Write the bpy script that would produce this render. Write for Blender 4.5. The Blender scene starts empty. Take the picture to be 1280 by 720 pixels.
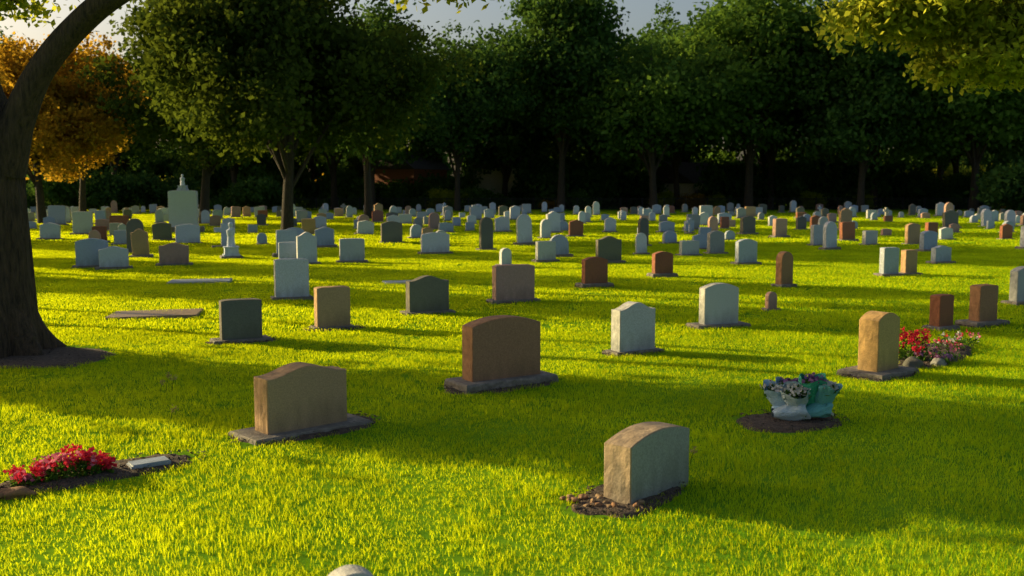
import bpy, bmesh, math, random
import numpy as np
from mathutils import Vector, noise, Matrix
random.seed(7)
rng = np.random.default_rng(11)
S = bpy.context.scene
COL = S.collection
AZ = math.radians(22.0)      # sunlight travels towards +X and slightly towards the viewer
EL = math.radians(17)

# ------------------------------------------------------------------ materials
def new_mat(name):
    m = bpy.data.materials.new(name); m.use_nodes = True
    nt = m.node_tree; nt.nodes.clear()
    return m, nt, nt.nodes, nt.links
def ramp(N, stops):
    r = N.new('ShaderNodeValToRGB'); e = r.color_ramp.elements
    while len(e) < len(stops): e.new(0.5)
    for i, (p, c) in enumerate(stops):
        e[i].position = p; e[i].color = (*c, 1)
    return r
def foliage_mat(name, dark, light, trans, tmix=0.45, nscale=0.35, tlow=.7, det=1):
    m, nt, N, L = new_mat(name)
    geo = N.new('ShaderNodeNewGeometry')
    nz = N.new('ShaderNodeTexNoise'); nz.inputs['Scale'].default_value = nscale; nz.inputs['Detail'].default_value = det
    L.new(geo.outputs['Position'], nz.inputs['Vector'])
    mth = N.new('ShaderNodeMath'); mth.operation = 'MULTIPLY_ADD'
    L.new(geo.outputs['Random Per Island'], mth.inputs[0])
    mth.inputs[1].default_value = 0.4
    sub = N.new('ShaderNodeMath'); sub.operation = 'SUBTRACT'; sub.inputs[1].default_value = 0.2
    L.new(nz.outputs['Fac'], sub.inputs[0]); L.new(sub.outputs[0], mth.inputs[2])
    r = ramp(N, [(0.3, dark), (0.72, light)]); L.new(mth.outputs[0], r.inputs[0])
    d = N.new('ShaderNodeBsdfDiffuse'); L.new(r.outputs[0], d.inputs[0])
    t = N.new('ShaderNodeBsdfTranslucent')
    r2 = ramp(N, [(0.3, tuple(x*tlow for x in trans)), (0.72, trans)]); L.new(mth.outputs[0], r2.inputs[0])
    L.new(r2.outputs[0], t.inputs[0])
    mix = N.new('ShaderNodeMixShader'); mix.inputs[0].default_value = tmix
    L.new(d.outputs[0], mix.inputs[1]); L.new(t.outputs[0], mix.inputs[2])
    o = N.new('ShaderNodeOutputMaterial'); L.new(mix.outputs[0], o.inputs[0])
    return m
def rough_mat(name, c1, c2, scale=8, rough=0.9, bump=0.3, bscale=40, stretch=(1, 1, 1), obj=True, dist=0.02, dirt=None):
    m, nt, N, L = new_mat(name)
    tc = N.new('ShaderNodeTexCoord'); mp = N.new('ShaderNodeMapping'); mp.inputs['Scale'].default_value = stretch
    L.new(tc.outputs['Object'], mp.inputs['Vector'])
    nz = N.new('ShaderNodeTexNoise'); nz.inputs['Scale'].default_value = scale; nz.inputs['Detail'].default_value = 6; nz.inputs['Roughness'].default_value = 0.65
    L.new(mp.outputs[0], nz.inputs['Vector'])
    r = ramp(N, [(0.32, c1), (0.68, c2)]); L.new(nz.outputs['Fac'], r.inputs[0])
    p = N.new('ShaderNodeBsdfPrincipled'); p.inputs['Roughness'].default_value = rough
    col = r.outputs[0]
    if dirt:
        sx = N.new('ShaderNodeSeparateXYZ'); L.new(tc.outputs['Object'], sx.inputs[0])
        n3 = N.new('ShaderNodeTexNoise'); n3.inputs['Scale'].default_value = 7; n3.inputs['Detail'].default_value = 4
        mp3 = N.new('ShaderNodeMapping'); mp3.inputs['Scale'].default_value = (1, 1, .35)
        L.new(tc.outputs['Object'], mp3.inputs[0]); L.new(mp3.outputs[0], n3.inputs['Vector'])
        a = N.new('ShaderNodeMath'); a.operation = 'MULTIPLY_ADD'; a.inputs[1].default_value = -1.1; L.new(sx.outputs['Z'], a.inputs[0]); L.new(n3.outputs['Fac'], a.inputs[2])
        r3 = ramp(N, [(0.15, (0, 0, 0)), (0.6, (1, 1, 1))]); L.new(a.outputs[0], r3.inputs[0])
        mx = N.new('ShaderNodeMixRGB'); mx.inputs[2].default_value = (*dirt, 1)
        f = N.new('ShaderNodeMath'); f.operation = 'MULTIPLY'; f.inputs[1].default_value = 0.6; L.new(r3.outputs[0], f.inputs[0])
        L.new(f.outputs[0], mx.inputs[0]); L.new(col, mx.inputs[1]); col = mx.outputs[0]
    L.new(col, p.inputs['Base Color'])
    n2 = N.new('ShaderNodeTexNoise'); n2.inputs['Scale'].default_value = bscale; n2.inputs['Detail'].default_value = 4
    L.new(mp.outputs[0], n2.inputs['Vector'])
    b = N.new('ShaderNodeBump'); b.inputs['Strength'].default_value = bump; b.inputs['Distance'].default_value = dist
    L.new(n2.outputs['Fac'], b.inputs['Height']); L.new(b.outputs[0], p.inputs['Normal'])
    o = N.new('ShaderNodeOutputMaterial'); L.new(p.outputs[0], o.inputs[0])
    return m
def granite(name, c, rough=0.4, side=None):
    a = tuple(x*0.72 for x in c); b = tuple(min(1, x*1.2) for x in c)
    dirt = tuple(x*0.35 + y for x, y in zip(c, (.015, .018, .008)))
    face = rough_mat(name+'_face', a, b, 70, rough, 0.05, 60, dirt=dirt, dist=.004)
    sc = side or (c[0]*1.1+.03, c[1]*.98+.015, c[2]*.8)
    side = rough_mat(name+'_side', tuple(x*0.62 for x in sc), tuple(min(1, x*1.15) for x in sc), 11, .9, .4, 45, dirt=dirt, dist=.012)
    return face, side

def quad_mesh(name, V, F, mats, M=None, smooth=None):
    me = bpy.data.meshes.new(name)
    V = np.asarray(V, dtype=np.float32); F = np.asarray(F, dtype=np.int32)
    me.vertices.add(len(V)); me.vertices.foreach_set('co', V.ravel())
    me.loops.add(F.size); me.loops.foreach_set('vertex_index', F.ravel())
    me.polygons.add(len(F))
    me.polygons.foreach_set('loop_start', np.arange(0, F.size, 4, dtype=np.int32))
    me.polygons.foreach_set('loop_total', np.full(len(F), 4, dtype=np.int32))
    for m in mats: me.materials.append(m)
    if M is not None: me.polygons.foreach_set('material_index', np.asarray(M, dtype=np.int32))
    me.polygons.foreach_set('use_smooth', np.asarray(smooth if smooth is not None else np.zeros(len(F)), dtype=bool))
    me.update(calc_edges=True); me.validate()
    return me
def obj(name, data, loc=(0, 0, 0), rot=(0, 0, 0), scale=(1, 1, 1), parent=None):
    o = bpy.data.objects.new(name, data); COL.objects.link(o)
    o.location = loc; o.rotation_euler = rot; o.scale = scale
    if parent: o.parent = parent
    return o

class Geo:
    def __init__(s): s.V = []; s.F = []; s.M = []; s.Sm = []; s.n = 0
    def add(s, V, F, m, sm=False):
        V = np.asarray(V, float); F = np.asarray(F, int)
        s.V.append(V); s.F.append(F + s.n); s.n += len(V)
        s.M.append(np.full(len(F), m)); s.Sm.append(np.full(len(F), sm))
    def mesh(s, name, mats):
        return quad_mesh(name, np.concatenate(s.V), np.concatenate(s.F), mats, np.concatenate(s.M), np.concatenate(s.Sm))

def smooth_path(pts, rad, n):
    pts = [Vector(p) for p in pts]; out = []; ro = []
    P = [pts[0]*2-pts[1]] + pts + [pts[-1]*2-pts[-2]]
    for i in range(1, len(P)-2):
        for k in range(n):
            t = k/n; a, b, c, d = P[i-1], P[i], P[i+1], P[i+2]
            out.append(0.5*((2*b)+(-a+c)*t+(2*a-5*b+4*c-d)*t*t+(-a+3*b-3*c+d)*t**3))
            ro.append(rad[i-1]*(1-t)+rad[i]*t)
    out.append(pts[-1]); ro.append(rad[-1])
    return out, ro
def tube(pts, rad, seg=8, n=3, bark=0.0, flare=0.0):
    P, R = smooth_path(pts, rad, n)
    V = []; F = []
    up = Vector((0.13, 1, 0.07)).normalized()
    for i, p in enumerate(P):
        t = (P[min(i+1, len(P)-1)]-P[max(i-1, 0)]).normalized()
        x = up.cross(t).normalized(); y = t.cross(x).normalized()
        for k in range(seg):
            a = 2*math.pi*k/seg
            r = R[i]
            if bark:
                q = Vector((math.cos(a)*2.6, math.sin(a)*2.6, p.z*0.7))
                r *= 1 + bark*noise.noise(q*0.6) + bark*.55*(abs(noise.noise(Vector((math.cos(a)*7, math.sin(a)*7, p.z*1.1))))-.2)
                if flare and p.z < 1.0:
                    r += flare*(1-p.z)**2.2*(0.55+0.45*math.cos(a*5+1.0)+.3*noise.noise(q))*R[i]
            V.append(p + x*math.cos(a)*r + y*math.sin(a)*r)
    for i in range(len(P)-1):
        for k in range(seg):
            k2 = (k+1) % seg
            F.append((i*seg+k, i*seg+k2, (i+1)*seg+k2, (i+1)*seg+k))
    return np.array([tuple(v) for v in V]), np.array(F)
def leaves(C, size, aspect=0.6, vary=0.35, horiz=0.0):
    n = len(C)
    a = rng.normal(size=(n, 3)); a[:, 2] *= (1-horiz); a /= np.linalg.norm(a, axis=1)[:, None]
    b = rng.normal(size=(n, 3)); b[:, 2] *= (1-horiz); b -= a*(a*b).sum(1)[:, None]; b /= np.linalg.norm(b, axis=1)[:, None]
    s = size*(1+vary*rng.uniform(-1, 1, n))[:, None]
    a = a*s*.5; b = b*s*.5*aspect
    V = np.stack([C-a, C-b*1.0-a*.1, C+a, C+b-a*.1], 1).reshape(-1, 3)
    return V, np.arange(n*4).reshape(n, 4)
def crown_pts(center, radii, nl, nc, nleaf, cr, flat=.65, lobe=(.34, .5), spread=.68):
    center = np.array(center, float); radii = np.array(radii, float)
    d = rng.normal(size=(nl, 3)); d /= np.linalg.norm(d, axis=1)[:, None]
    d[:, 2] = np.clip(d[:, 2], -.75, 1)
    lc = center + d*radii*spread*rng.uniform(.45, 1, nl)[:, None]
    lr = rng.uniform(lobe[0], lobe[1], nl)
    li = rng.integers(0, nl, nc)
    e = rng.normal(size=(nc, 3)); e /= np.linalg.norm(e, axis=1)[:, None]
    cc = lc[li] + e*radii*lr[li][:, None]*rng.uniform(.5, 1.08, nc)[:, None]
    out = []
    crs = cr*rng.uniform(.6, 1.35, nc)
    for i in range(nc):
        k = int(nleaf*(crs[i]/cr)**1.6)
        out.append(cc[i] + rng.normal(size=(k, 3))*crs[i]*.5*np.array([1, 1, flat]))
    return np.concatenate(out), cc, lc

# ------------------------------------------------------------------ palette
BARK = rough_mat('bark', (.022, .016, .011), (.075, .055, .038), 9, .95, 1.0, 16, (3, 3, .55), dist=.06)
BARK_OAK = rough_mat('bark_oak', (.025, .017, .010), (.12, .075, .042), 7, .95, 1.0, 14, (3.2, 3.2, .6), dist=.08)
LEAF_D = foliage_mat('leaf_dark', (.024, .058, .018), (.075, .15, .034), (.12, .21, .03), .35, .18)
LEAF_M = foliage_mat('leaf_mid', (.040, .088, .02), (.11, .20, .035), (.19, .31, .035), .38, .2)
LEAF_S = foliage_mat('leaf_shade_tree', (.026, .048, .011), (.08, .115, .022), (.15, .19, .018), .36, .4)
LEAF_Y = foliage_mat('leaf_sunny', (.09, .14, .014), (.22, .28, .03), (.75, .74, .06), .55, 1.2)
LEAF_O = foliage_mat('leaf_golden', (.15, .11, .014), (.38, .22, .022), (.76, .44, .035), .5, .5)
GRASS = foliage_mat('grass_blade', (.12, .34, .012), (.28, .48, .014), (.98, 1.0, .008), .56, .6, tlow=.62, det=2)

# ------------------------------------------------------------------ ground
m, nt, N, L = new_mat('lawn_soil')
tc = N.new('ShaderNodeNewGeometry')
n1 = N.new('ShaderNodeTexNoise'); n1.inputs['Scale'].default_value = .5; n1.inputs['Detail'].default_value = 6; n1.inputs['Roughness'].default_value = .7
L.new(tc.outputs['Position'], n1.inputs['Vector'])
r = ramp(N, [(.3, (.07, .19, .010)), (.7, (.20, .34, .014))]); L.new(n1.outputs['Fac'], r.inputs[0])
p = N.new('ShaderNodeBsdfDiffuse')
L.new(r.outputs[0], p.inputs[0])
o = N.new('ShaderNodeOutputMaterial'); L.new(p.outputs[0], o.inputs[0])
SOIL = m
def gz(x, y):   # gentle undulation of the lawn, metres
    return 0.05*noise.noise(Vector((x*.22, y*.22, 0)))+.016*noise.noise(Vector((x*.9, y*.9, 3)))
def axis(lim, near, step):
    a = list(np.arange(-near, near+.01, step)); v = near; s = step
    while v < lim:
        s *= 1.35; v += s; a.append(v); a.insert(0, -v)
    return a
xs = axis(900, 24, .4); ys = [y+22 for y in axis(900, 24, .4)]
V = [(x, y, gz(x, y)) for y in ys for x in xs]
nx = len(xs)
F = [(j*nx+i, j*nx+i+1, (j+1)*nx+i+1, (j+1)*nx+i) for j in range(len(ys)-1) for i in range(nx-1)]
obj('ground', quad_mesh('ground', V, F, [SOIL], smooth=np.ones(len(F))))

# ------------------------------------------------------------------ headstones
def outline(kind, W, H):
    w = W/2; pts = []
    if kind == 'cross':
        a = W*.17; b = H*.62; c = H*.82
        return [(-a, 0), (-a, b), (-w, b), (-w, c), (-a, c), (-a, H), (a, H), (a, c), (w, c), (w, b), (a, b), (a, 0)]
    left = [(-w, H*t) for t in np.linspace(0, .82 if kind != 'round' else .999-min(.5*W/H, .7), 8)]
    top = []
    n = 18
    if kind == 'arc':
        top = [(-w+W*u, H*(.88+.12*(1-(2*u-1)**2))) for u in np.linspace(0, 1, n)]
    elif kind == 'serp':
        top = [(-w+W*u, H*(.86+.14*(.5-.5*math.cos(2*math.pi*min(1, max(0, (u-.04)/.92)))))) for u in np.linspace(0, 1, n)]
    elif kind == 'flat':
        top = [(-w+W*u, H*(.97+.03*(1-(2*u-1)**6))) for u in np.linspace(0, 1, n)]
    elif kind == 'round':
        h0 = left[-1][1]; rr = H-h0
        top = [(-w*math.cos(math.pi*u), h0+rr*math.sin(math.pi*u)) for u in np.linspace(0.04, .96, n)]
    elif kind == 'peak':
        top = [(-w+W*u, H*(.84+.16*(1-abs(2*u-1)**1.2))) for u in np.linspace(0, 1, n)]
    right = [(-x, z) for x, z in reversed(left)]
    return left+top+right
def stone_mesh(name, kind, W, H, T, mats, rough=.012, plinth=None, pl_h=.1, lay=5):
    bm = bmesh.new(); zb = pl_h-.004 if plinth else -.05
    seed = random.random()*50
    if kind == 'obelisk':
        secs = [(0, .5*W), (.16*H, .5*W), (.165*H, .4*W), (.24*H, .4*W), (.245*H, .3*W), (.9*H, .19*W), (H, .005)]
        rings = []
        for z, r_ in secs:
            rings.append([bm.verts.new((sx*r_, sy*r_, z)) for sx, sy in ((-1, -1), (1, -1), (1, 1), (-1, 1))])
        for a, b in zip(rings[:-1], rings[1:]):
            for k in range(4):
                bm.faces.new((a[k], a[(k+1) % 4], b[(k+1) % 4], b[k]))
    elif kind == 'statue':
        secs = [(0, .5), (.12, .5), (.125, .42), (.3, .40), (.305, .46), (.33, .46), (.335, .26), (.45, .24), (.6, .2), (.7, .25), (.78, .26), (.82, .1), (.85, .09), (.9, .14), (.95, .14), (1, .05)]
        rings = []
        for z, r_ in secs:
            sq = z < .334
            ring = []
            for k in range(16):
                a = 2*math.pi*k/16+math.pi/4
                f = 1/max(abs(math.cos(a)), abs(math.sin(a))) if sq else 1
                ring.append(bm.verts.new((math.cos(a)*r_*W*f, math.sin(a)*r_*W*f*(.8 if not sq else 1), z*H)))
            rings.append(ring)
        for a, b in zip(rings[:-1], rings[1:]):
            for k in range(16):
                bm.faces.new((a[k], a[(k+1) % 16], b[(k+1) % 16], b[k]))
        bm.faces.new(rings[-1])
    else:
        ol = outline(kind, W, H)
        cx, cz = 0, H*.5
        ts = [0, .008] + list(np.linspace(.008, T-.008, lay+2)[1:-1]) + [T-.008, T]
        rings = []
        for j, t in enumerate(ts):
            ring = []
            edge = j in (0, len(ts)-1)
            for i, (x, z) in enumerate(ol):
                d = Vector((x-cx, z-cz)); L_ = d.length or 1
                s = -0.008 if edge else 0
                if 1 < j < len(ts)-2:
                    s += rough*(noise.noise(Vector((x*9+seed, t*14, z*9)))*1.2+.2)
                X = x+d.x/L_*s; Z = z+d.y/L_*s
                if i in (0, len(ol)-1): Z = z
                ring.append(bm.verts.new((X, -T/2+t, Z+zb)))
            rings.append(ring)
        for j in range(len(ts)-1):
            a, b = rings[j], rings[j+1]
            for i in range(len(ol)):
                i2 = (i+1) % len(ol)
                f = bm.faces.new((a[i2], a[i], b[i], b[i2])); f.material_index = 1
        f = bm.faces.new(rings[0]); f.material_index = 0
        f = bm.faces.new(list(reversed(rings[-1]))); f.material_index = 0
    if plinth:
        pw, pt = plinth
        nxp, nyp = 14, 6
        def ring(zz, ex, jit):
            out = []
            per = [(i/nxp*2-1, -1) for i in range(nxp)]+[(1, i/nyp*2-1) for i in range(nyp)]+[(1-i/nxp*2, 1) for i in range(nxp)]+[(-1, 1-i/nyp*2) for i in range(nyp)]
            for (u, v) in per:
                x = u*(pw/2+ex); y = v*(pt/2+ex)
                q = noise.noise(Vector((x*8+seed, y*8, zz*9)))*jit
                out.append(bm.verts.new((x+q*(abs(u) > .99), y+q*(abs(v) > .99), zz)))
            return out
        rs = [ring(-.06, .012, .02), ring(pl_h*.35, .01, .03), ring(pl_h*.75, .004, .03), ring(pl_h-.01, 0, .01), ring(pl_h, -.012, 0)]
        for a, b in zip(rs[:-1], rs[1:]):
            n = len(a)
            for k in range(n):
                f = bm.faces.new((a[k], a[(k+1) % n], b[(k+1) % n], b[k])); f.material_index = 2
        f = bm.faces.new(rs[-1]); f.material_index = 2
    bmesh.ops.recalc_face_normals(bm, faces=bm.faces)
    me = bpy.data.meshes.new(name); bm.to_mesh(me); bm.free()
    for mm in mats: me.materials.append(mm)
    return me

G = {k: granite('granite_'+k, c) for k, c in {
    'grey': (.32, .34, .36), 'tan': (.42, .28, .17), 'brown': (.36, .19, .11), 'dark': (.13, .135, .13),
    'rose': (.44, .28, .25), 'light': (.46, .50, .56), 'marble': (.58, .63, .74), 'gold': (.47, .31, .14), 'red': (.28, .10, .065), 'skylit_blue': (.36, .44, .60)}.items()}  # the blue one carries the skylight tint of shaded stones in its colour
G['greyb'] = granite('granite_grey_brown', (.33, .34, .31), .45, (.40, .28, .17))
PL = rough_mat('plinth_stone', (.18, .155, .13), (.36, .30, .25), 16, .9, .6, 40, dirt=(.08, .07, .05))
MULCH = rough_mat('mulch_shade', (.04, .028, .02), (.15, .10, .07), 25, 1, 1, 60, dist=.03)
beds = []
def bed(x, y, a, b, yaw, name='mulch_shade_bed', h=.02, chips=420, margin=0):
    beds.append((x, y, a, b, yaw))
    g = Geo(); nr, ns = 7, 40; V = []
    sd = random.random()*40
    for j in range(nr+1):
        for k in range(ns):
            t = 2*math.pi*k/ns; rr = j/nr
            e = (abs(math.cos(t))**3+abs(math.sin(t))**3)**(-1/3)
            e *= 1+.16*noise.noise(Vector((math.cos(t)*1.7, math.sin(t)*1.7, sd)))+.08*noise.noise(Vector((math.cos(t)*6, math.sin(t)*6, sd)))
            px = math.cos(t)*a*rr*e; py = math.sin(t)*b*rr*e
            z = .010+h*(1-rr**3)+.016*noise.noise(Vector((px*9, py*9, sd))) - (.05 if j == nr else 0)
            V.append((px, py, z))
    F = [(j*ns+k, j*ns+(k+1) % ns, (j+1)*ns+(k+1) % ns, (j+1)*ns+k) for j in range(nr) for k in range(ns)]
    g.add(V, F, 0, True)
    C = np.stack([rng.uniform(-a, a, chips), rng.uniform(-b, b, chips), rng.uniform(h*.8, h+.025, chips)], 1)
    C = C[(np.abs(C[:, 0]/a)**2.5+np.abs(C[:, 1]/b)**2.5) < 1.0]
    LV, LF = leaves(C, .035, .4, .6, .6); g.add(LV, LF, 0)
    return obj(name, g.mesh(name, [MULCH]), (x, y, gz(x, y)), (0, 0, yaw))

def headstone(x, y, kind, W, H, T, col, yaw, plinth=None, ph=.1, mulch_shade=None, rough=.008, name='headstone', tilt=0):
    f, s = G[col]
    me = stone_mesh(name, kind, W, H, T, [f, s, PL], rough, plinth, ph)
    yw = math.radians(yaw)
    obj(name, me, (x, y, gz(x, y)), (tilt, 0, yw))
    if mulch_shade:  # mulch at the nearest stones, painted base shadow at those further back
        a, b, ox, oy = mulch_shade
        bed(x+ox*math.cos(yw)-oy*math.sin(yw), y+ox*math.sin(yw)+oy*math.cos(yw), a, b, yw)

# nearest stones
headstone(1.02, 7.32, 'arc', .80, .56, .24, 'greyb', 49, None, mulch_shade=(.58, .32, -.2, .05), rough=.008)
headstone(-2.02, 9.40, 'serp', .86, .60, .26, 'tan', 42, (1.25, .52), .05, mulch_shade=(.80, .38, .05, 0), rough=.012)
headstone(-.12, 11.62, 'arc', .95, .72, .24, 'brown', 33, (1.25, .5), .10, mulch_shade=(.75, .38, -.02, 0), rough=.004)
headstone(4.58, 12.3, 'arc', .5, .72, .27, 'gold', 40, (.85, .6), .07, mulch_shade=(.58, .42, 0, 0), rough=.006)
headstone(1.72, 14.0, 'serp', .62, .68, .22, 'light', 30, (.8, .34), .05, mulch_shade=(.52, .27, 0, 0))  # from here back the dark beds stand in for shadow at the base
headstone(3.47, 16.6, 'arc', .64, .68, .2, 'light', 18, (.98, .42), .06, mulch_shade=(.55, .27, 0, 0))
headstone(-4.12, 15.0, 'flat', .6, .60, .22, 'dark', 25, (.85, .4), .05, mulch_shade=(.55, .3, 0, 0))
headstone(-3.0, 16.5, 'flat', .56, .66, .22, 'tan', 25, (.7, .35), .05, mulch_shade=(.55, .32, 0, -.1))
headstone(-1.58, 18.5, 'serp', .78, .66, .22, 'dark', 25, (.95, .4), .06, mulch_shade=(.55, .27, 0, 0))
headstone(.03, 20.7, 'flat', .86, .72, .24, 'rose', 20, (1.05, .4), .07, mulch_shade=(.6, .27, 0, 0))
headstone(-4.67, 21, 'flat', .70, .80, .24, 'marble', 20, (.85, .4), .07)
headstone(1.95, 23.4, 'arc', .58, .62, .22, 'red', 18, (.8, .42), .1, mulch_shade=(.5, .3, 0, 0))
headstone(4.0, 26.4, 'arc', .52, .58, .22, 'red', 15, (.7, .4), .1)
headstone(6.53, 23.8, 'round', .38, .78, .2, 'brown', 30, (.5, .34), .08)
headstone(5.0, 19.1, 'round', .2, .32, .12, 'rose', 20, (.3, .2), .05)
headstone(7.17, 16.5, 'flat', .36, .52, .2, 'red', 30, (.5, .34), .08)
headstone(8.15, 17.1, 'flat', .44, .62, .22, 'brown', 25, (.8, .44), .08, mulch_shade=(.5, .3, 0, 0))
headstone(10.4, 20.1, 'arc', .6, .7, .2, 'light', 20, (.8, .4), .07)
headstone(-.74, 4.42, 'round', .28, .52, .13, 'light', 25, (.5, .3), .06, rough=.003)
# middle distance
mid = [(7.3, 31, .72, .65, 'skylit_blue', 'arc'), (10.1, 26.6, .7, .45, 'skylit_blue', 'flat'), (10.75, 26.9, .62, .36, 'tan', 'flat'), (13.6, 31.5, .5, .6, 'skylit_blue', 'serp'),
       (7.37, 36, .78, .6, 'grey', 'arc'), (3.08, 31.7, .78, .8, 'dark', 'serp'), (1.08, 32, .6, .62, 'light', 'flat'), (-.2, 30.3, .5, .32, 'marble', 'round'),
       (-1.0, 38.5, 1.2, .5, 'dark', 'round'), (-2.75, 35.6, .7, 1.0, 'marble', 'arc'), (-5.1, 31.7, .7, .78, 'light', 'flat'), (-6.4, 31, .95, .6, 'marble', 'serp'),
       (-7.1, 32, .6, .8, 'skylit_blue', 'flat'), (-12.5, 29.6, .8, .9, 'skylit_blue', 'arc'), (-11.7, 29.2, .6, .8, 'marble', 'serp'), (-10.3, 30.3, .62, .85, 'rose', 'serp'),
       (-14.0, 37, 1.2, .6, 'dark', 'round'), (-5.2, 43, .9, .9, 'dark', 'arc'), (-14, 43, .8, 1.0, 'marble', 'arc'), (-11.6, 40.2, .9, .8, 'marble', 'cross'),
       (12.6, 41, .8, .6, 'light', 'flat'), (15.9, 38, .7, .7, 'skylit_blue', 'arc'), (18.1, 43, .9, .5, 'red', 'flat'), (5.4, 41, 1.1, .4, 'dark', 'round'), (-8.3, 38, .8, .7, 'skylit_blue', 'arc')]
for (x, y, H, W, c, k) in mid:
    headstone(x, y, k, W, H, .22, c, 18+random.uniform(-6, 6), (W+.2, .42), .08)
headstone(-9.6, 34, 'statue', .55, 1.25, .3, 'marble', 20, (.7, .7), .1, name='angel_statue')
headstone(-18.1, 55, 'flat', 1.5, 2.0, .7, 'marble', 12, (2.1, 1.2), .3, name='granite_monument')
obj('memorial_urn', stone_mesh('memorial_urn', 'statue', .5, .9, .3, [G['marble'][0], G['marble'][1], PL]), (-18.1, 55, 2.28))

# far field of stones, shared meshes
lib = []
for c, wgt in (('marble', 10), ('skylit_blue', 11), ('light', 8), ('grey', 5), ('dark', 4), ('rose', 3), ('tan', 2), ('red', 2)):
    for k in random.sample(['arc', 'serp', 'flat', 'round', 'flat', 'peak'], 3):
        W = random.uniform(.5, .95) if k != 'round' else random.uniform(.4, .55)
        H = random.uniform(.5, .85)
        me = stone_mesh('headstone', k, W, H, .22, [*G[c], PL], .01, (W+.22, .42), .09, 3)
        lib += [me]*wgt
for c in ('grey', 'skylit_blue'):
    lib += [stone_mesh('headstone_cross', 'cross', .5, .95, .16, [*G[c], PL], .004, (.6, .4), .12, 2)]*2
lib += [stone_mesh('headstone_obelisk', 'obelisk', .7, 1.5, .2, [*G['skylit_blue'], PL])]
yy = 35.0
while yy < 108:
    hw = .58*yy; x = -hw+random.random()*2
    while x < hw:
        ok = all((x-m_[0])**2+(yy-m_[1])**2 > 2.2 for m_ in mid) and (x+10.2)**2+(yy-46)**2 > 1.5 and (x+18)**2+(yy-55)**2 > 6
        dens = .43 if yy > 42 else .3
        if ok and random.random() < dens:
            y = yy+random.uniform(-1.3, 1.3)+x*.06
            s = random.uniform(.72, 1.22)
            obj('headstone', random.choice(lib), (x, y, gz(x, y)), (random.gauss(0, .025), random.gauss(0, .025), math.radians(15+random.gauss(0, 6))), (s, s, s*random.uniform(.8, 1.3)))
        x += random.uniform(1.2, 3.1)
    yy += 3.3
# flat markers flush with the lawn
def flat_marker(x, y, w, d, yaw, col, z=.0):
    bm = bmesh.new(); bmesh.ops.create_cube(bm, size=1)
    bmesh.ops.scale(bm, vec=(w, d, .1), verts=bm.verts)
    bmesh.ops.bevel(bm, geom=bm.edges[:], offset=.012, segments=2, affect='EDGES')
    bmesh.ops.subdivide_edges(bm, edges=bm.edges[:], cuts=1)
    me = bpy.data.meshes.new('grave_marker'); bm.to_mesh(me); bm.free(); me.materials.append(G[col][0])
    obj('grave_marker', me, (x, y, gz(x, y)+z), (random.gauss(0, .01), random.gauss(0, .01), math.radians(yaw)))
    beds.append((x, y, w*.5, d*.5, math.radians(yaw)))
flat_marker(-6.6, 18.3, 1.6, 1.0, 10, 'tan'); flat_marker(-7.8, 24.8, 1.5, .8, 10, 'light'); flat_marker(-2.8, 24.7, .8, .6, 15, 'marble')
flat_marker(-3.02, 8.1, .32, .17, 36, 'light', .01)

# ------------------------------------------------------------------ flowers
def flat_mat(name, c, tr=.3, c2=None):
    c2 = c2 or tuple(x*.6 for x in c)
    return foliage_mat(name, c2, c, c, tr, 6)
RED = flat_mat('petal_red', (.85, .05, .09), .3); PINK = flat_mat('petal_pink', (.8, .22, .32), .3); WHITE = flat_mat('petal_white', (.7, .68, .6))
PURP = flat_mat('petal_purple', (.4, .2, .4)); PLANT = foliage_mat('plant_leaf', (.03, .08, .015), (.10, .2, .03), (.18, .32, .03), .3, 8)
def flower_bed(name, x, y, yaw, L_, Wd, n, petals, hh=.15, mats=None, size=.045, kerb=True):
    g = Geo(); mats = mats or [PLANT, RED]
    C = np.stack([rng.uniform(-L_/2, L_/2, n*14), rng.uniform(-Wd/2, Wd/2, n*14), rng.uniform(.02, hh*.85, n*14)], 1)
    C[:, 2] *= .75+.35*np.sin(C[:, 0]*9+1)
    V_, F_ = leaves(C, .05, .55); g.add(V_, F_, 0)
    cl = np.stack([rng.uniform(-L_/2, L_/2, n), rng.uniform(-Wd/2, Wd/2, n), rng.uniform(hh*.7, hh*1.15, n)], 1)
    for i, c in enumerate(cl):
        c[2] *= .85+.25*math.sin(c[0]*9+1)
        P_ = c+rng.normal(size=(petals, 3))*size*.42
        V_, F_ = leaves(P_, size*.85, .8); g.add(V_, F_, 1+i % (len(mats)-1))
    obj(name, g.mesh(name, mats), (x, y, gz(x, y)), (0, 0, yaw))
bed(-3.35, 7.95, .85, .30, math.radians(36), 'flower_bed_soil', .03, 500)
flower_bed('red_begonia_plants', -3.58, 7.74, math.radians(33), .72, .26, 75, 12, .19, [PLANT, RED, PINK, RED, RED])
flower_bed('red_begonia_plants', -4.2, 7.34, math.radians(33), .5, .26, 26, 12, .13)
bed(5.95, 13.85, 1.35, .42, math.radians(54), 'flower_bed_soil', .05, 500)
flower_bed('red_begonia_plants', 5.42, 13.35, math.radians(54), .45, .35, 40, 12, .36)
flower_bed('perennial_plants', 5.75, 13.35, math.radians(54), .9, .5, 24, 9, .22, [PLANT, PURP, PINK])
flower_bed('perennial_plants', 6.55, 14.6, math.radians(54), 1.2, .5, 30, 9, .18, [PLANT, PINK, RED, WHITE])
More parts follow.
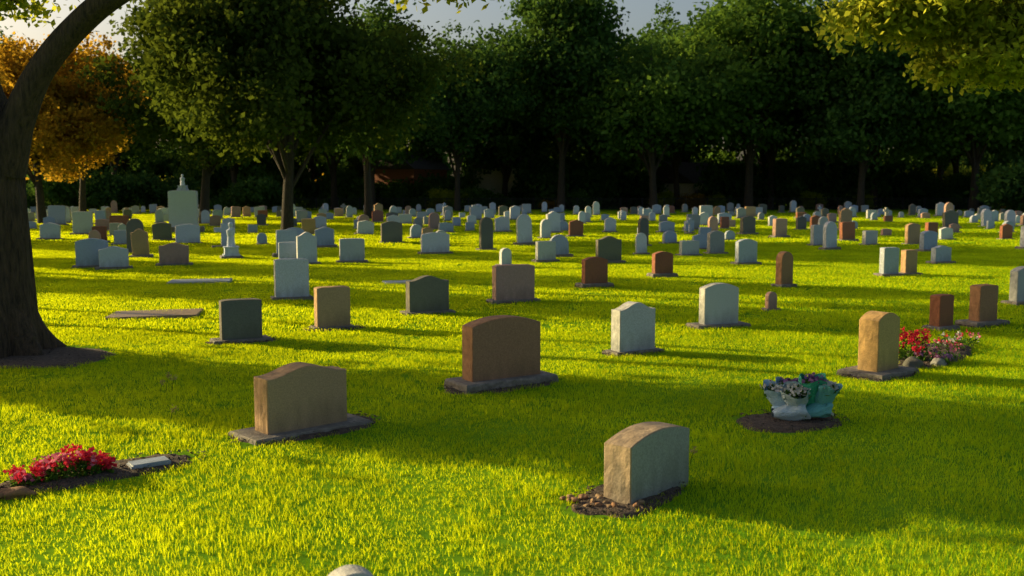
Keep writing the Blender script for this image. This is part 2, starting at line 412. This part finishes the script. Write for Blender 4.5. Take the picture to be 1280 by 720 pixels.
def rock(name, x, y, s, col, z=0):
    bm = bmesh.new(); bmesh.ops.create_icosphere(bm, subdivisions=3, radius=1)
    sd = random.random()*30
    for v in bm.verts:
        n_ = noise.noise(v.co*1.3+Vector((sd, 0, 0)))
        v.co *= 1+.35*n_
        v.co.x *= s[0]; v.co.y *= s[1]; v.co.z *= s[2]
    me = bpy.data.meshes.new(name); bm.to_mesh(me); bm.free(); me.materials.append(G[col][1])
    for pl in me.polygons: pl.use_smooth = True
    obj(name, me, (x, y, gz(x, y)+s[2]*.6+z), (0, 0, random.random()*3))
rock('edging_rock', 5.2, 12.75, (.2, .12, .09), 'dark'); rock('edging_rock', 5.62, 12.95, (.12, .1, .07), 'grey'); rock('edging_rock', 5.9, 13.3, (.12, .1, .07), 'dark')
rock('edging_rock', -3.75, 7.32, (.14, .06, .05), 'brown'); rock('edging_rock', -3.95, 7.2, (.16, .06, .05), 'brown')
for q in range(22):
    rock('edging_rock', .58+random.uniform(-.25, .35), 7.0+random.uniform(-.16, .16), (random.uniform(.02, .04), random.uniform(.015, .03), random.uniform(.01, .022)), random.choice(['tan', 'brown', 'brown']), .02)

# wrapped bouquets laid on a small bed
def wrap_mat(name, c):
    m, nt, N, L = new_mat(name)
    p = N.new('ShaderNodeBsdfPrincipled'); p.inputs['Base Color'].default_value = (*c, 1); p.inputs['Roughness'].default_value = .25
    nz = N.new('ShaderNodeTexNoise'); nz.inputs['Scale'].default_value = 22; b = N.new('ShaderNodeBump'); b.inputs['Strength'].default_value = .9; b.inputs['Distance'].default_value = .02
    L.new(nz.outputs['Fac'], b.inputs['Height']); L.new(b.outputs[0], p.inputs['Normal'])
    o = N.new('ShaderNodeOutputMaterial'); L.new(p.outputs[0], o.inputs[0]); return m
WR = [wrap_mat('wrap_blue', (.38, .56, .72)), wrap_mat('wrap_green', (.05, .40, .24)), wrap_mat('wrap_clear', (.5, .6, .66)), wrap_mat('wrap_teal', (.16, .46, .46))]
bed(2.78, 9.75, .58, .40, .3, 'mulch_shade_bed', .03, 400)
bq = bpy.data.objects.new('wrapped_flower_bouquets', None); COL.objects.link(bq); bq.location = (2.80, 9.74, gz(2.8, 9.72)); bq.scale = (1.15, 1.1, 1.1)
def bouquet(dx, dy, yaw, pitch, mi, ln=.42, r1=.12):
    g = Geo(); nr, ns = 12, 36; V_ = []
    sd = random.random()*30
    for j in range(nr+1):
        t = j/nr
        for k in range(ns):
            a = 2*math.pi*k/ns
            prof = .03+r1*t**.6
            rr = prof*(1+.05*math.sin(a*8+j*.5+sd)*t+.22*noise.noise(Vector((math.cos(a)*1.6+sd, math.sin(a)*1.6, t*3))))
            V_.append((math.cos(a)*rr, math.sin(a)*rr*.75, t*ln*(1+.08*math.sin(a*3+sd)*t)))
    F_ = [(j*ns+k, j*ns+(k+1) % ns, (j+1)*ns+(k+1) % ns, (j+1)*ns+k) for j in range(nr) for k in range(ns)]
    g.add(V_, F_, 0, True)
    C = np.stack([rng.normal(0, r1*.45, 90), rng.normal(0, r1*.35, 90), rng.uniform(ln*.75, ln*.98, 90)], 1)
    a_, b_ = leaves(C, .05, .6); g.add(a_, b_, 1)
    C = np.stack([rng.normal(0, r1*.45, 60), rng.normal(0, r1*.35, 60), rng.uniform(ln*.92, ln*1.04, 60)], 1)
    a_, b_ = leaves(C, .04, .9); g.add(a_, b_, 2)
    obj('bouquet', g.mesh('bouquet', [WR[mi], PLANT, random.choice([WHITE, WHITE, PURP])]), (dx, dy, .09), (pitch, 0, yaw), parent=bq)
for args in [(-.16, .06, 2.0, 1.45, 0, .26, .10), (-.2, -.08, 1.75, 1.5, 2, .28, .09), (-.08, .12, -.6, .35, 0, .24, .11), (.02, .02, -.3, .5, 2, .26, .10), (.05, -.08, 1.9, 1.4, 3, .24, .08),
             (.14, .06, .5, .22, 1, .32, .11), (.22, .02, .9, .35, 3, .28, .10), (.0, .14, .1, .12, 0, .27, .11)]:
    bouquet(*args)

# ------------------------------------------------------------------ trees
def tree_mesh(name, H, rad, cb, leafmat, nl=11, nc=150, nleaf=75, cr=1.5, leaf=.42, tr=.35, bark=BARK, lobes=(.34, .5)):
    g = Geo(); zc = (H+cb)/2; rz = (H-cb)/2
    C, cc, lc = crown_pts((0, 0, zc), (rad, rad, rz), nl, nc, nleaf, cr, lobe=lobes)
    lean = random.uniform(-.4, .4)
    V_, F_ = tube([(0, 0, -.2), (lean*.3, 0, cb*.6), (lean, .1, cb+rz*.5), (lean*1.2, 0, H*.85)], [tr*1.35, tr, tr*.7, tr*.15], 10, 4); g.add(V_, F_, 0, True)
    for c in lc:
        z0 = random.uniform(cb*.75, cb+rz*.7)
        p0 = Vector((lean*.6, 0, z0)); c = Vector(c)
        mdl = p0.lerp(c, .5)+Vector((0, 0, .3))
        V_, F_ = tube([p0, mdl, c], [tr*.42, tr*.28, tr*.08], 6, 3); g.add(V_, F_, 0, True)
    V_, F_ = leaves(C, leaf, .7); g.add(V_, F_, 1)
    return g.mesh(name, [bark, leafmat])
kw = dict(nleaf=90, cr=1.7, leaf=.48, lobes=(.36, .56))
TM = [tree_mesh('tree_a', 23, 8.4, 4.2, LEAF_D, 18, 270, **kw), tree_mesh('tree_b', 22, 8.8, 4.0, LEAF_M, 20, 280, **kw), tree_mesh('tree_c', 24, 7.8, 5.2, LEAF_D, 18, 260, **kw),
      tree_mesh('tree_d', 20, 8.8, 4.0, LEAF_M, 18, 270, **kw), tree_mesh('tree_e', 22, 8.2, 3.4, LEAF_D, 20, 280, **kw)]
row = bpy.data.objects.new('distant_tree_row', None); COL.objects.link(row)
TR = [(-66, 118, 0, 1.0), (-56, 112, 1, .85), (-46, 116, 2, .8), (-31, 112, 4, .95), (-21, 118, 0, 1.0), (-15.5, 111, 1, 1.04), (-6.0, 110, 0, .92), (5.5, 112, 2, 1.14), (15.5, 109, 3, 1.04), (26.5, 112, 1, 1.24),
      (37, 106, 4, 1.08), (49, 106, 3, 1.16), (58, 110, 0, 1.0), (68, 112, 1, 1.05), (10.5, 124, 0, .96), (20, 121, 2, .94), (31, 120, 0, 1.1), (43, 119, 2, 1.1), (-38, 128, 3, 1), (-1, 126, 4, .98), (-10, 136, 2, .92), (55, 124, 1, 1.1), (-26, 130, 1, 1.1), (-50, 130, 2, .8),
      (-19, 140, 4, 1.15), (7, 138, 1, 1.15), (15, 138, 4, 1.0), (24, 140, 0, 1.2), (34, 136, 3, 1.3), (45, 136, 0, 1.25), (58, 136, 4, 1.2), (-62, 134, 4, .9)]
for i, (x, y, k, s) in enumerate(TR):
    obj('tree', TM[k], (x, y, 0), (0, 0, random.random()*6.28), (s*random.uniform(.88, 1.12), s, s*random.uniform(.95, 1.04)), row)
# understory behind the stems
def shrub_mesh(name, rad, H, mat, leaf=.22, nc=90, nleaf=70, cr=.8):
    g = Geo(); C, cc, lc = crown_pts((0, 0, H*.5), (rad, rad*.8, H*.55), 9, nc, nleaf, cr, lobe=(.4, .6))
    C = C[C[:, 2] > .02]
    for c in lc[:6]:
        V_, F_ = tube([(0, 0, -.1), (c[0]*.4, c[1]*.4, max(.3, c[2]*.5)), tuple(c)], [.07, .05, .02], 5, 2); g.add(V_, F_, 0, True)
    V_, F_ = leaves(C, leaf, .7); g.add(V_, F_, 1); return g.mesh(name, [BARK, mat])
SM = [shrub_mesh('shrub_a', 3.2, 3.2, LEAF_D, .32), shrub_mesh('shrub_b', 2.6, 2.6, LEAF_M, .32), shrub_mesh('shrub_c', 2.6, 2.6, LEAF_Y, .28), shrub_mesh('shrub_d', 2.5, 2.2, LEAF_O, .28)]
sh = bpy.data.objects.new('distant_shrubs', None); COL.objects.link(sh)
gaps = [(-14.5, -10.5), (-3, 3), (18.5, 26), (34, 37), (-27, -25)]
x = -90
while x < 90:
    if not any(a < x < b for a, b in gaps) and random.random() < .85:
        obj('shrub', SM[random.choice([0, 0, 1])], (x, 124+random.uniform(-3, 4), 0), (0, 0, random.random()*6), (1.4, 1.4, random.uniform(.8, 2.2)), sh)
    x += random.uniform(1.8, 3.2)
x = -100
while x < 100:      # thicket past the trees with a few sunlit shrubs
    if not -12 < x < -6:
        obj('shrub', SM[random.choice([0, 0, 1])], (x, 148+random.uniform(-3, 5), 0), (0, 0, random.random()*6), (2.0, 2.0, random.uniform(2.4, 3.6)), sh)
    if random.random() < .45: obj('shrub', SM[random.choice([1, 2, 2, 3])], (x, 140+random.uniform(-4, 4), 0), (0, 0, random.random()*6), (1.2, 1.2, random.uniform(1.0, 2.0)), sh)
    x += random.uniform(3, 5)
for (x, y, k, s) in [(-8, 117, 2, .8), (-6, 120, 2, .7), (-18.5, 118, 1, .6), (-14.5, 121, 0, .7), (-11, 120.5, 1, .5), (2.5, 124, 0, .7), (18, 118, 2, .7), (21.5, 118, 3, .8), (24, 117, 2, .6), (50, 96, 0, 1.5), (55, 98, 0, 1.7), (60, 97, 0, 1.7), (52, 103, 3, .7), (8, 119, 1, .8), (35, 117, 2, .7), (41, 117, 2, .6), (-48, 105, 0, 1.4), (-55, 104, 1, 1.4), (-37, 108, 0, 1.3), (-29, 109, 0, 1.2), (-43, 107, 0, 1.4), (4.5, 118, 3, .5)]:
    obj('shrub', SM[k], (x, y, 0), (0, 0, random.random()*6), (s, s, s), sh)

# middle-distance shade tree, its neighbours, golden trees
obj('shade_tree', tree_mesh('shade_tree', 13.6, 6.8, 3.0, LEAF_S, 22, 560, 120, 1.05, .27, .26, lobes=(.34, .5)), (-10.4, 46, 0))
obj('shade_tree', tree_mesh('shade_tree', 16, 6.6, 3.2, LEAF_S, 18, 380, 110, 1.25, .34, .3, lobes=(.36, .54)), (-21, 68, 0))
obj('shade_tree', tree_mesh('shade_tree', 17, 6.4, 3.6, LEAF_D, 18, 360, 110, 1.25, .34, .3, lobes=(.36, .54)), (-11.5, 80, 0))
obj('golden_tree', tree_mesh('golden_tree', 13.5, 6.2, 3.0, LEAF_O, 18, 380, 100, 1.0, .3, .26, lobes=(.34, .5)), (-32, 68, 0))
obj('golden_tree', tree_mesh('golden_tree', 15.0, 6.2, 3.6, LEAF_O, 16, 320, 90, 1.2, .34, .26, lobes=(.34, .5)), (-37, 86, 0))
# trees beyond the left edge of the view that shade the lawn
def dense_tree(q, x, H, rad, cb, nc=420, tr=.24, name='cedar_tree', leaf=.26):
    y = (q-x*math.sin(AZ))/math.cos(AZ)
    obj(name, tree_mesh(name, H, rad, cb, LEAF_M, 18, nc, 120, .8, leaf, tr, lobes=(.42, .6)), (x, y, 0), (0, 0, random.random()*6))
dense_tree(9.5, -14.2, 14.5, 1.65, .3, 560)
dense_tree(12.7, -13.2, 15, 2.6, 8.6, 240, .12, 'young_maple_tree')
dense_tree(14.3, -16.5, 16, 2.4, 9.6, 240, .09, 'young_maple_tree')
dense_tree(18.4, -23, 11, 1.15, .4, 300)
dense_tree(20.6, -22, 16, 2.4, 9.6, 240, .16, 'young_maple_tree')
dense_tree(23.8, -26, 13, 1.5, .5, 420)
dense_tree(31.5, -36, 14, 2.5, .5, 560)
dense_tree(45, -50, 14, 3.5, .5, 560)

# the big oak
g = Geo()
V_, F_ = tube([(-7.15, 13.75, -.15), (-7.12, 13.7, .4), (-7.13, 13.7, 1.3), (-7.15, 13.7, 2.3), (-7.16, 13.68, 3.0), (-7.3, 13.7, 3.6)], [.52, .48, .44, .43, .44, .34], 56, 9, .22, .75)
g.add(V_, F_, 0, True)
def limb(p, r, seg=14, n=5): 
    V_, F_ = tube(p, r, seg, n, .12); g.add(V_, F_, 0, True)
limb([(-7.0, 13.7, 2.6), (-6.72, 13.65, 3.2), (-6.38, 13.6, 3.85), (-5.9, 13.6, 4.42), (-5.15, 13.5, 4.95), (-3.8, 13.4, 5.55), (-1.8, 13.2, 6.0), (.2, 13, 6.3)], [.34, .22, .18, .165, .155, .12, .08, .03], 20)
limb([(-7.15, 13.7, 2.9), (-7.32, 13.8, 3.7), (-8.0, 14, 4.9), (-9.3, 14.2, 6.5)], [.38, .30, .26, .2], 20)
limb([(-7.5, 13.8, 3.7), (-7.75, 13.6, 4.8), (-7.5, 13.5, 6.2), (-7.0, 13.5, 8.5)], [.28, .24, .2, .1], 18)
limb([(-7.0, 13.5, 2.9), (-7.55, 13.1, 3.55), (-8.2, 12.9, 4.3), (-9, 12.8, 4.8)], [.1, .09, .07, .04])
limb([(-5.5, 13.6, 4.8), (-4.9, 14.3, 5.6), (-4.2, 15, 6.6)], [.09, .07, .03], 8)
limb([(-4.2, 13.45, 5.4), (-3.3, 12.9, 6.2), (-2.4, 12.5, 7)], [.08, .06, .02], 8)
C1, cc, lc = crown_pts((-7.5, 13.8, 8.4), (5.6, 5.0, 3.4), 13, 420, 90, .55, lobe=(.28, .44))
C2, cc2, _ = crown_pts((-.7, 13.2, 5.5), (1.7, 1.5, .75), 9, 150, 60, .36)
C3, cc3, _ = crown_pts((-7.2, 14.6, 5.35), (2.2, 1.5, .6), 9, 130, 50, .34)
C2 = C2[(C2[:, 2] > 4.62)]
for c in lc:
    limb([(-7.4, 13.7, 5.2+random.random()*2), tuple((np.array(c)+np.array([-7.2, 13.7, 6.5]))/2), tuple(c)], [.15, .09, .03], 7, 3)
for c in list(cc2[:18])+list(cc3[:16]):
    b = Vector((-1.8, 13.2, 6.0)) if c[0] > -4 else Vector((-7.4, 13.7, 4.9))
    limb([b, b.lerp(Vector(c), .5)+Vector((0, 0, .1)), tuple(c)], [.035, .02, .008], 5, 2)
V_, F_ = leaves(np.concatenate([C1, C2, C3]), .12, .6); g.add(V_, F_, 1)
obj('oak_tree', g.mesh('oak_tree', [BARK_OAK, LEAF_Y]))
bed(-6.9, 13.55, 1.35, .95, 0, 'oak_base_shadow', .03, 500)  # dark patch painted in as the shadow at the oak's foot

# tree beyond the right edge whose boughs hang into view
g = Geo()
def limb2(p, r, seg=10, n=4):
    V_, F_ = tube(p, r, seg, n, .1); g.add(V_, F_, 0, True)
limb2([(13.5, 18, -.2), (13.4, 18, 2), (13.2, 18, 5), (13, 18, 9), (13, 18, 11)], [.45, .36, .3, .18, .06], 20)
Ca, ca, la = crown_pts((13.0, 18.2, 8.2), (6.0, 4.6, 3.4), 14, 380, 90, .6, lobe=(.28, .42))
Cb, cb_, lb = crown_pts((8.0, 17.5, 5.4), (2.7, 2.0, .75), 14, 230, 65, .36, lobe=(.25, .42))
Cc, cc_, lc_ = crown_pts((8.4, 17.4, 4.5), (1.6, 1.3, .5), 8, 100, 50, .30, lobe=(.25, .42))
cb_ = np.concatenate([cb_, cc_]); lb = np.concatenate([lb, lc_])
for c in list(la)+list(lb):
    b = Vector((13.2, 18, random.uniform(3.8, 7)))
    limb2([b, b.lerp(Vector(c), .5)+Vector((0, 0, .35)), tuple(c)], [.12, .07, .02], 7, 3)
for c in cb_[::5]:
    n_ = min(lb, key=lambda q: np.linalg.norm(q-c)); limb2([tuple(n_), tuple((n_+c)/2+np.array([0, 0, .05])), tuple(c)], [.02, .014, .006], 5, 2)
V_, F_ = leaves(np.concatenate([Ca, Cb, Cc]), .13, .62); g.add(V_, F_, 1)
obj('maple_tree', g.mesh('maple_tree', [BARK, LEAF_Y]))

# ------------------------------------------------------------------ houses and fence behind
def box(g, x0, x1, y0, y1, z0, z1, m):
    V_ = [(x0, y0, z0), (x1, y0, z0), (x1, y1, z0), (x0, y1, z0), (x0, y0, z1), (x1, y0, z1), (x1, y1, z1), (x0, y1, z1)]
    g.add(V_, [(0, 3, 2, 1), (4, 5, 6, 7), (0, 1, 5, 4), (1, 2, 6, 5), (2, 3, 7, 6), (3, 0, 4, 7)], m)
BRICK = rough_mat('brick', (.30, .11, .065), (.42, .16, .09), 6, .9, .2); CREAM = rough_mat('cream_siding', (.62, .56, .44), (.72, .66, .52), 2, .8, .2)
ROOF = rough_mat('roof_shingle', (.05, .04, .04), (.1, .08, .07), 5); GLASS = wrap_mat('window_glass', (.04, .05, .06)); TRIM = rough_mat('tan_trim', (.3, .24, .18), (.38, .3, .24), 3)
def house(name, x, y, w, d, h, wall, yaw=0):
    e = bpy.data.objects.new(name, None); COL.objects.link(e); e.location = (x, y, 0); e.rotation_euler = (0, 0, yaw)
    g = Geo(); box(g, -w/2, w/2, -d/2, d/2, -.1, h, 0); obj('walls', g.mesh('walls', [wall]), parent=e)
    a = .5; rz = h+d*.35
    me = bpy.data.meshes.new('roof')
    me.from_pydata([(-w/2-a, -d/2-a, h), (w/2+a, -d/2-a, h), (w/2+a, 0, rz), (-w/2-a, 0, rz), (w/2+a, d/2+a, h), (-w/2-a, d/2+a, h)], [], [(0, 1, 2, 3), (3, 2, 4, 5), (0, 3, 5), (1, 4, 2)])
    me.materials.append(ROOF); obj('roof', me, parent=e)
    g = Geo(); g2 = Geo()
    for fl in range(max(1, int(h//2.8))):
        for k in range(4):
            cx = -w/2+w*(k+.5)/4
            if k == 1 and fl == 0: continue
            box(g2, cx-.65, cx+.65, -d/2-.05, -d/2, .9+fl*2.8, 2.3+fl*2.8, 0); box(g, cx-.55, cx+.55, -d/2-.07, -d/2-.045, 1.0+fl*2.8, 2.2+fl*2.8, 0)
    cx = -w/2+w*1.5/4; box(g2, cx-.55, cx+.55, -d/2-.06, -d/2, 0, 2.2, 0)
    obj('windows', g.mesh('windows', [GLASS]), parent=e); obj('window_trim_and_door', g2.mesh('trim', [TRIM]), parent=e)
house('brick_house', -13.5, 132, 7, 7, 5.0, BRICK, 1.0); house('cream_house', .5, 134, 8, 8, 5.2, CREAM, .9); house('cream_house', 23, 132, 9, 8, 3.2, CREAM, .8)
g = Geo()
FX = -90
while FX < 90:
    box(g, FX-.05, FX+.05, 114.95, 115.05, 0, 1.5, 0)
    box(g, FX+.05, FX+2.45, 114.98, 115.02, 1.3, 1.36, 0); box(g, FX+.05, FX+2.45, 114.98, 115.02, .25, .31, 0)
    for k in range(1, 16): box(g, FX+k*.156-.01, FX+k*.156+.01, 114.96, 114.978, .1, 1.45, 0)
    FX += 2.5
obj('iron_fence', g.mesh('iron_fence', [rough_mat('iron', (.02, .02, .02), (.04, .04, .04))]))

# ------------------------------------------------------------------ grass
def blade_patch(name, size, n, h, w):
    g_V = np.zeros((n, 6, 3)); cx = rng.uniform(-size*.56, size*.56, n); cy = rng.uniform(-size*.56, size*.56, n)
    a = rng.uniform(0, 2*math.pi, n); b = rng.uniform(0, 2*math.pi, n)
    hh = h*rng.uniform(.5, 1.15, n); lean = hh*rng.uniform(.1, .75, n); ww = w*rng.uniform(.7, 1.2, n)/2
    dx, dy = np.cos(a)*ww, np.sin(a)*ww; lx, ly = np.cos(b)*lean, np.sin(b)*lean
    base = np.stack([cx, cy, np.zeros(n)], 1)
    for i, (t, s, zf, lf) in enumerate([(0, 1, 0, 0), (.5, .85, .6, .3), (1, .12, 1, 1)]):
        off = np.stack([lx*lf, ly*lf, hh*zf], 1); wd = np.stack([dx*s, dy*s, np.zeros(n)], 1)
        g_V[:, i*2] = base+off-wd; g_V[:, i*2+1] = base+off+wd
    idx = np.arange(n)[:, None]*6
    F_ = np.concatenate([idx+np.array([0, 1, 3, 2]), idx+np.array([2, 3, 5, 4])])
    me = quad_mesh(name, g_V.reshape(-1, 3), F_, [GRASS])
    return bpy.data.objects.new(name, me)
def coll(name, objs):
    c = bpy.data.collections.new(name)
    for o in objs: c.objects.link(o)
    return c
near = coll('grass_near_clumps', [blade_patch('grass_clump', .25, 190, .042, .005) for _ in range(4)])
midc = coll('grass_mid_clumps', [blade_patch('grass_clump_mid', .7, 480, .050, .0135) for _ in range(3)])
farc = coll('grass_far_clumps', [blade_patch('grass_clump_far', 2.6, 1400, .070, .050) for _ in range(3)])
def blocked(x, y, pad):
    for bx, by, a, b, yw in beds:
        dx, dy = x-bx, y-by
        if abs(dx) > 2 or abs(dy) > 2: continue
        u = dx*math.cos(yw)+dy*math.sin(yw); v = -dx*math.sin(yw)+dy*math.cos(yw)
        if (abs(u)/(a+pad))**2.5+(abs(v)/(b+pad))**2.5 < 1: return True
    return False
def scatter(name, c, y0, y1, step, pad, smin, smax):
    pts = []
    y = y0
    while y < y1:
        hw = .56*y+.9; x = -hw
        while x < hw:
            px = x+random.uniform(-.2, .2)*step; py = y+random.uniform(-.2, .2)*step
            if pad is None or not blocked(px, py, pad): pts.append((px, py, gz(px, py)-.004))
            x += step
        y += step
    me = bpy.data.meshes.new(name); me.from_pydata(pts, [], []); o = obj(name, me)
    hs = [(smin+smax)/2*(1+.55*noise.noise(Vector((p_[0]*.8, p_[1]*.8, 7)))+.25*noise.noise(Vector((p_[0]*2.5, p_[1]*2.5, 2))))+random.uniform(-.1, .1) for p_ in pts]
    at = me.attributes.new('blade_scale', 'FLOAT_VECTOR', 'POINT')
    at.data.foreach_set('vector', np.array([(1.02, 1.02, h_) for h_ in hs], dtype=np.float32).ravel())
    ng = bpy.data.node_groups.new(name, 'GeometryNodeTree')
    ng.interface.new_socket('Geometry', in_out='INPUT', socket_type='NodeSocketGeometry'); ng.interface.new_socket('Geometry', in_out='OUTPUT', socket_type='NodeSocketGeometry')
    n = ng.nodes; l = ng.links
    gi = n.new('NodeGroupInput'); go = n.new('NodeGroupOutput'); ip = n.new('GeometryNodeInstanceOnPoints'); ci = n.new('GeometryNodeCollectionInfo')
    ci.inputs['Collection'].default_value = c; ci.inputs['Separate Children'].default_value = True; ci.inputs['Reset Children'].default_value = True
    ip.inputs['Pick Instance'].default_value = True
    rv = n.new('FunctionNodeRandomValue'); rv.data_type = 'FLOAT_VECTOR'; rv.inputs[0].default_value = (0, 0, 0); rv.inputs[1].default_value = (0, 0, 6.283)
    na = n.new('GeometryNodeInputNamedAttribute'); na.data_type = 'FLOAT_VECTOR'; na.inputs['Name'].default_value = 'blade_scale'
    l.new(gi.outputs[0], ip.inputs['Points']); l.new(ci.outputs[0], ip.inputs['Instance']); l.new(rv.outputs[0], ip.inputs['Rotation']); l.new(na.outputs[0], ip.inputs['Scale']); l.new(ip.outputs[0], go.inputs[0])
    md = o.modifiers.new('scatter', 'NODES'); md.node_group = ng
scatter('grass', near, 3.6, 16, .25, -.06, .75, 1.25)
scatter('grass', midc, 16, 42, .7, -.15, .8, 1.2)
scatter('grass', farc, 42, 116, 2.6, None, .8, 1.2)
# a few taller weeds with seed heads
g = Geo()
for (x, y, h) in [(-3.95, 11.2, .2), (-3.9, 11.25, .16), (-3.45, 9.9, .1), (1.5, 8.2, .12), (-4.0, 11.15, .13)]:
    V_, F_ = tube([(x, y, 0), (x+.01, y, h*.5), (x+.03, y, h)], [.004, .003, .002], 5, 2); g.add(V_, F_, 0, True)
    C = np.array([x+.03, y, h])+rng.normal(size=(40, 3))*.016; V_, F_ = leaves(C, .022, .7); g.add(V_, F_, 1)
obj('dandelion_weeds', g.mesh('dandelion_weeds', [PLANT, flat_mat('seed_head', (.5, .45, .15), .5)]))

# ------------------------------------------------------------------ light, sky, camera
d = Vector((math.cos(AZ)*math.cos(EL), -math.sin(AZ)*math.cos(EL), -math.sin(EL)))
sl = bpy.data.lights.new('sun', 'SUN'); sl.energy = 7.0; sl.angle = math.radians(.5); sl.color = (1, .83, .42)
so = obj('sun', sl, (-30, 20, 30)); so.rotation_euler = d.to_track_quat('-Z', 'Y').to_euler()
w = bpy.data.worlds.new('World'); S.world = w; w.use_nodes = True; N = w.node_tree.nodes; L = w.node_tree.links
bg = N['Background']; sk = N.new('ShaderNodeTexSky'); sk.sky_type = 'NISHITA'; sk.sun_disc = False
sk.sun_elevation = EL; sk.sun_rotation = math.atan2(-d.x, -d.y); sk.air_density = 1.0; sk.dust_density = 5.0
L.new(sk.outputs[0], bg.inputs[0]); bg.inputs[1].default_value = .15
cam = bpy.data.cameras.new('camera'); cam.lens = 35; cam.sensor_width = 36; cam.clip_end = 3000; cam.clip_start = .1
cam.dof.use_dof = True; cam.dof.focus_distance = 11; cam.dof.aperture_fstop = 2.5
co = obj('camera', cam, (0, 0, 2.3), (math.radians(90-5.6), 0, 0)); S.camera = co
S.view_settings.view_transform = 'Standard'; S.view_settings.look = 'None'; S.view_settings.exposure = 0
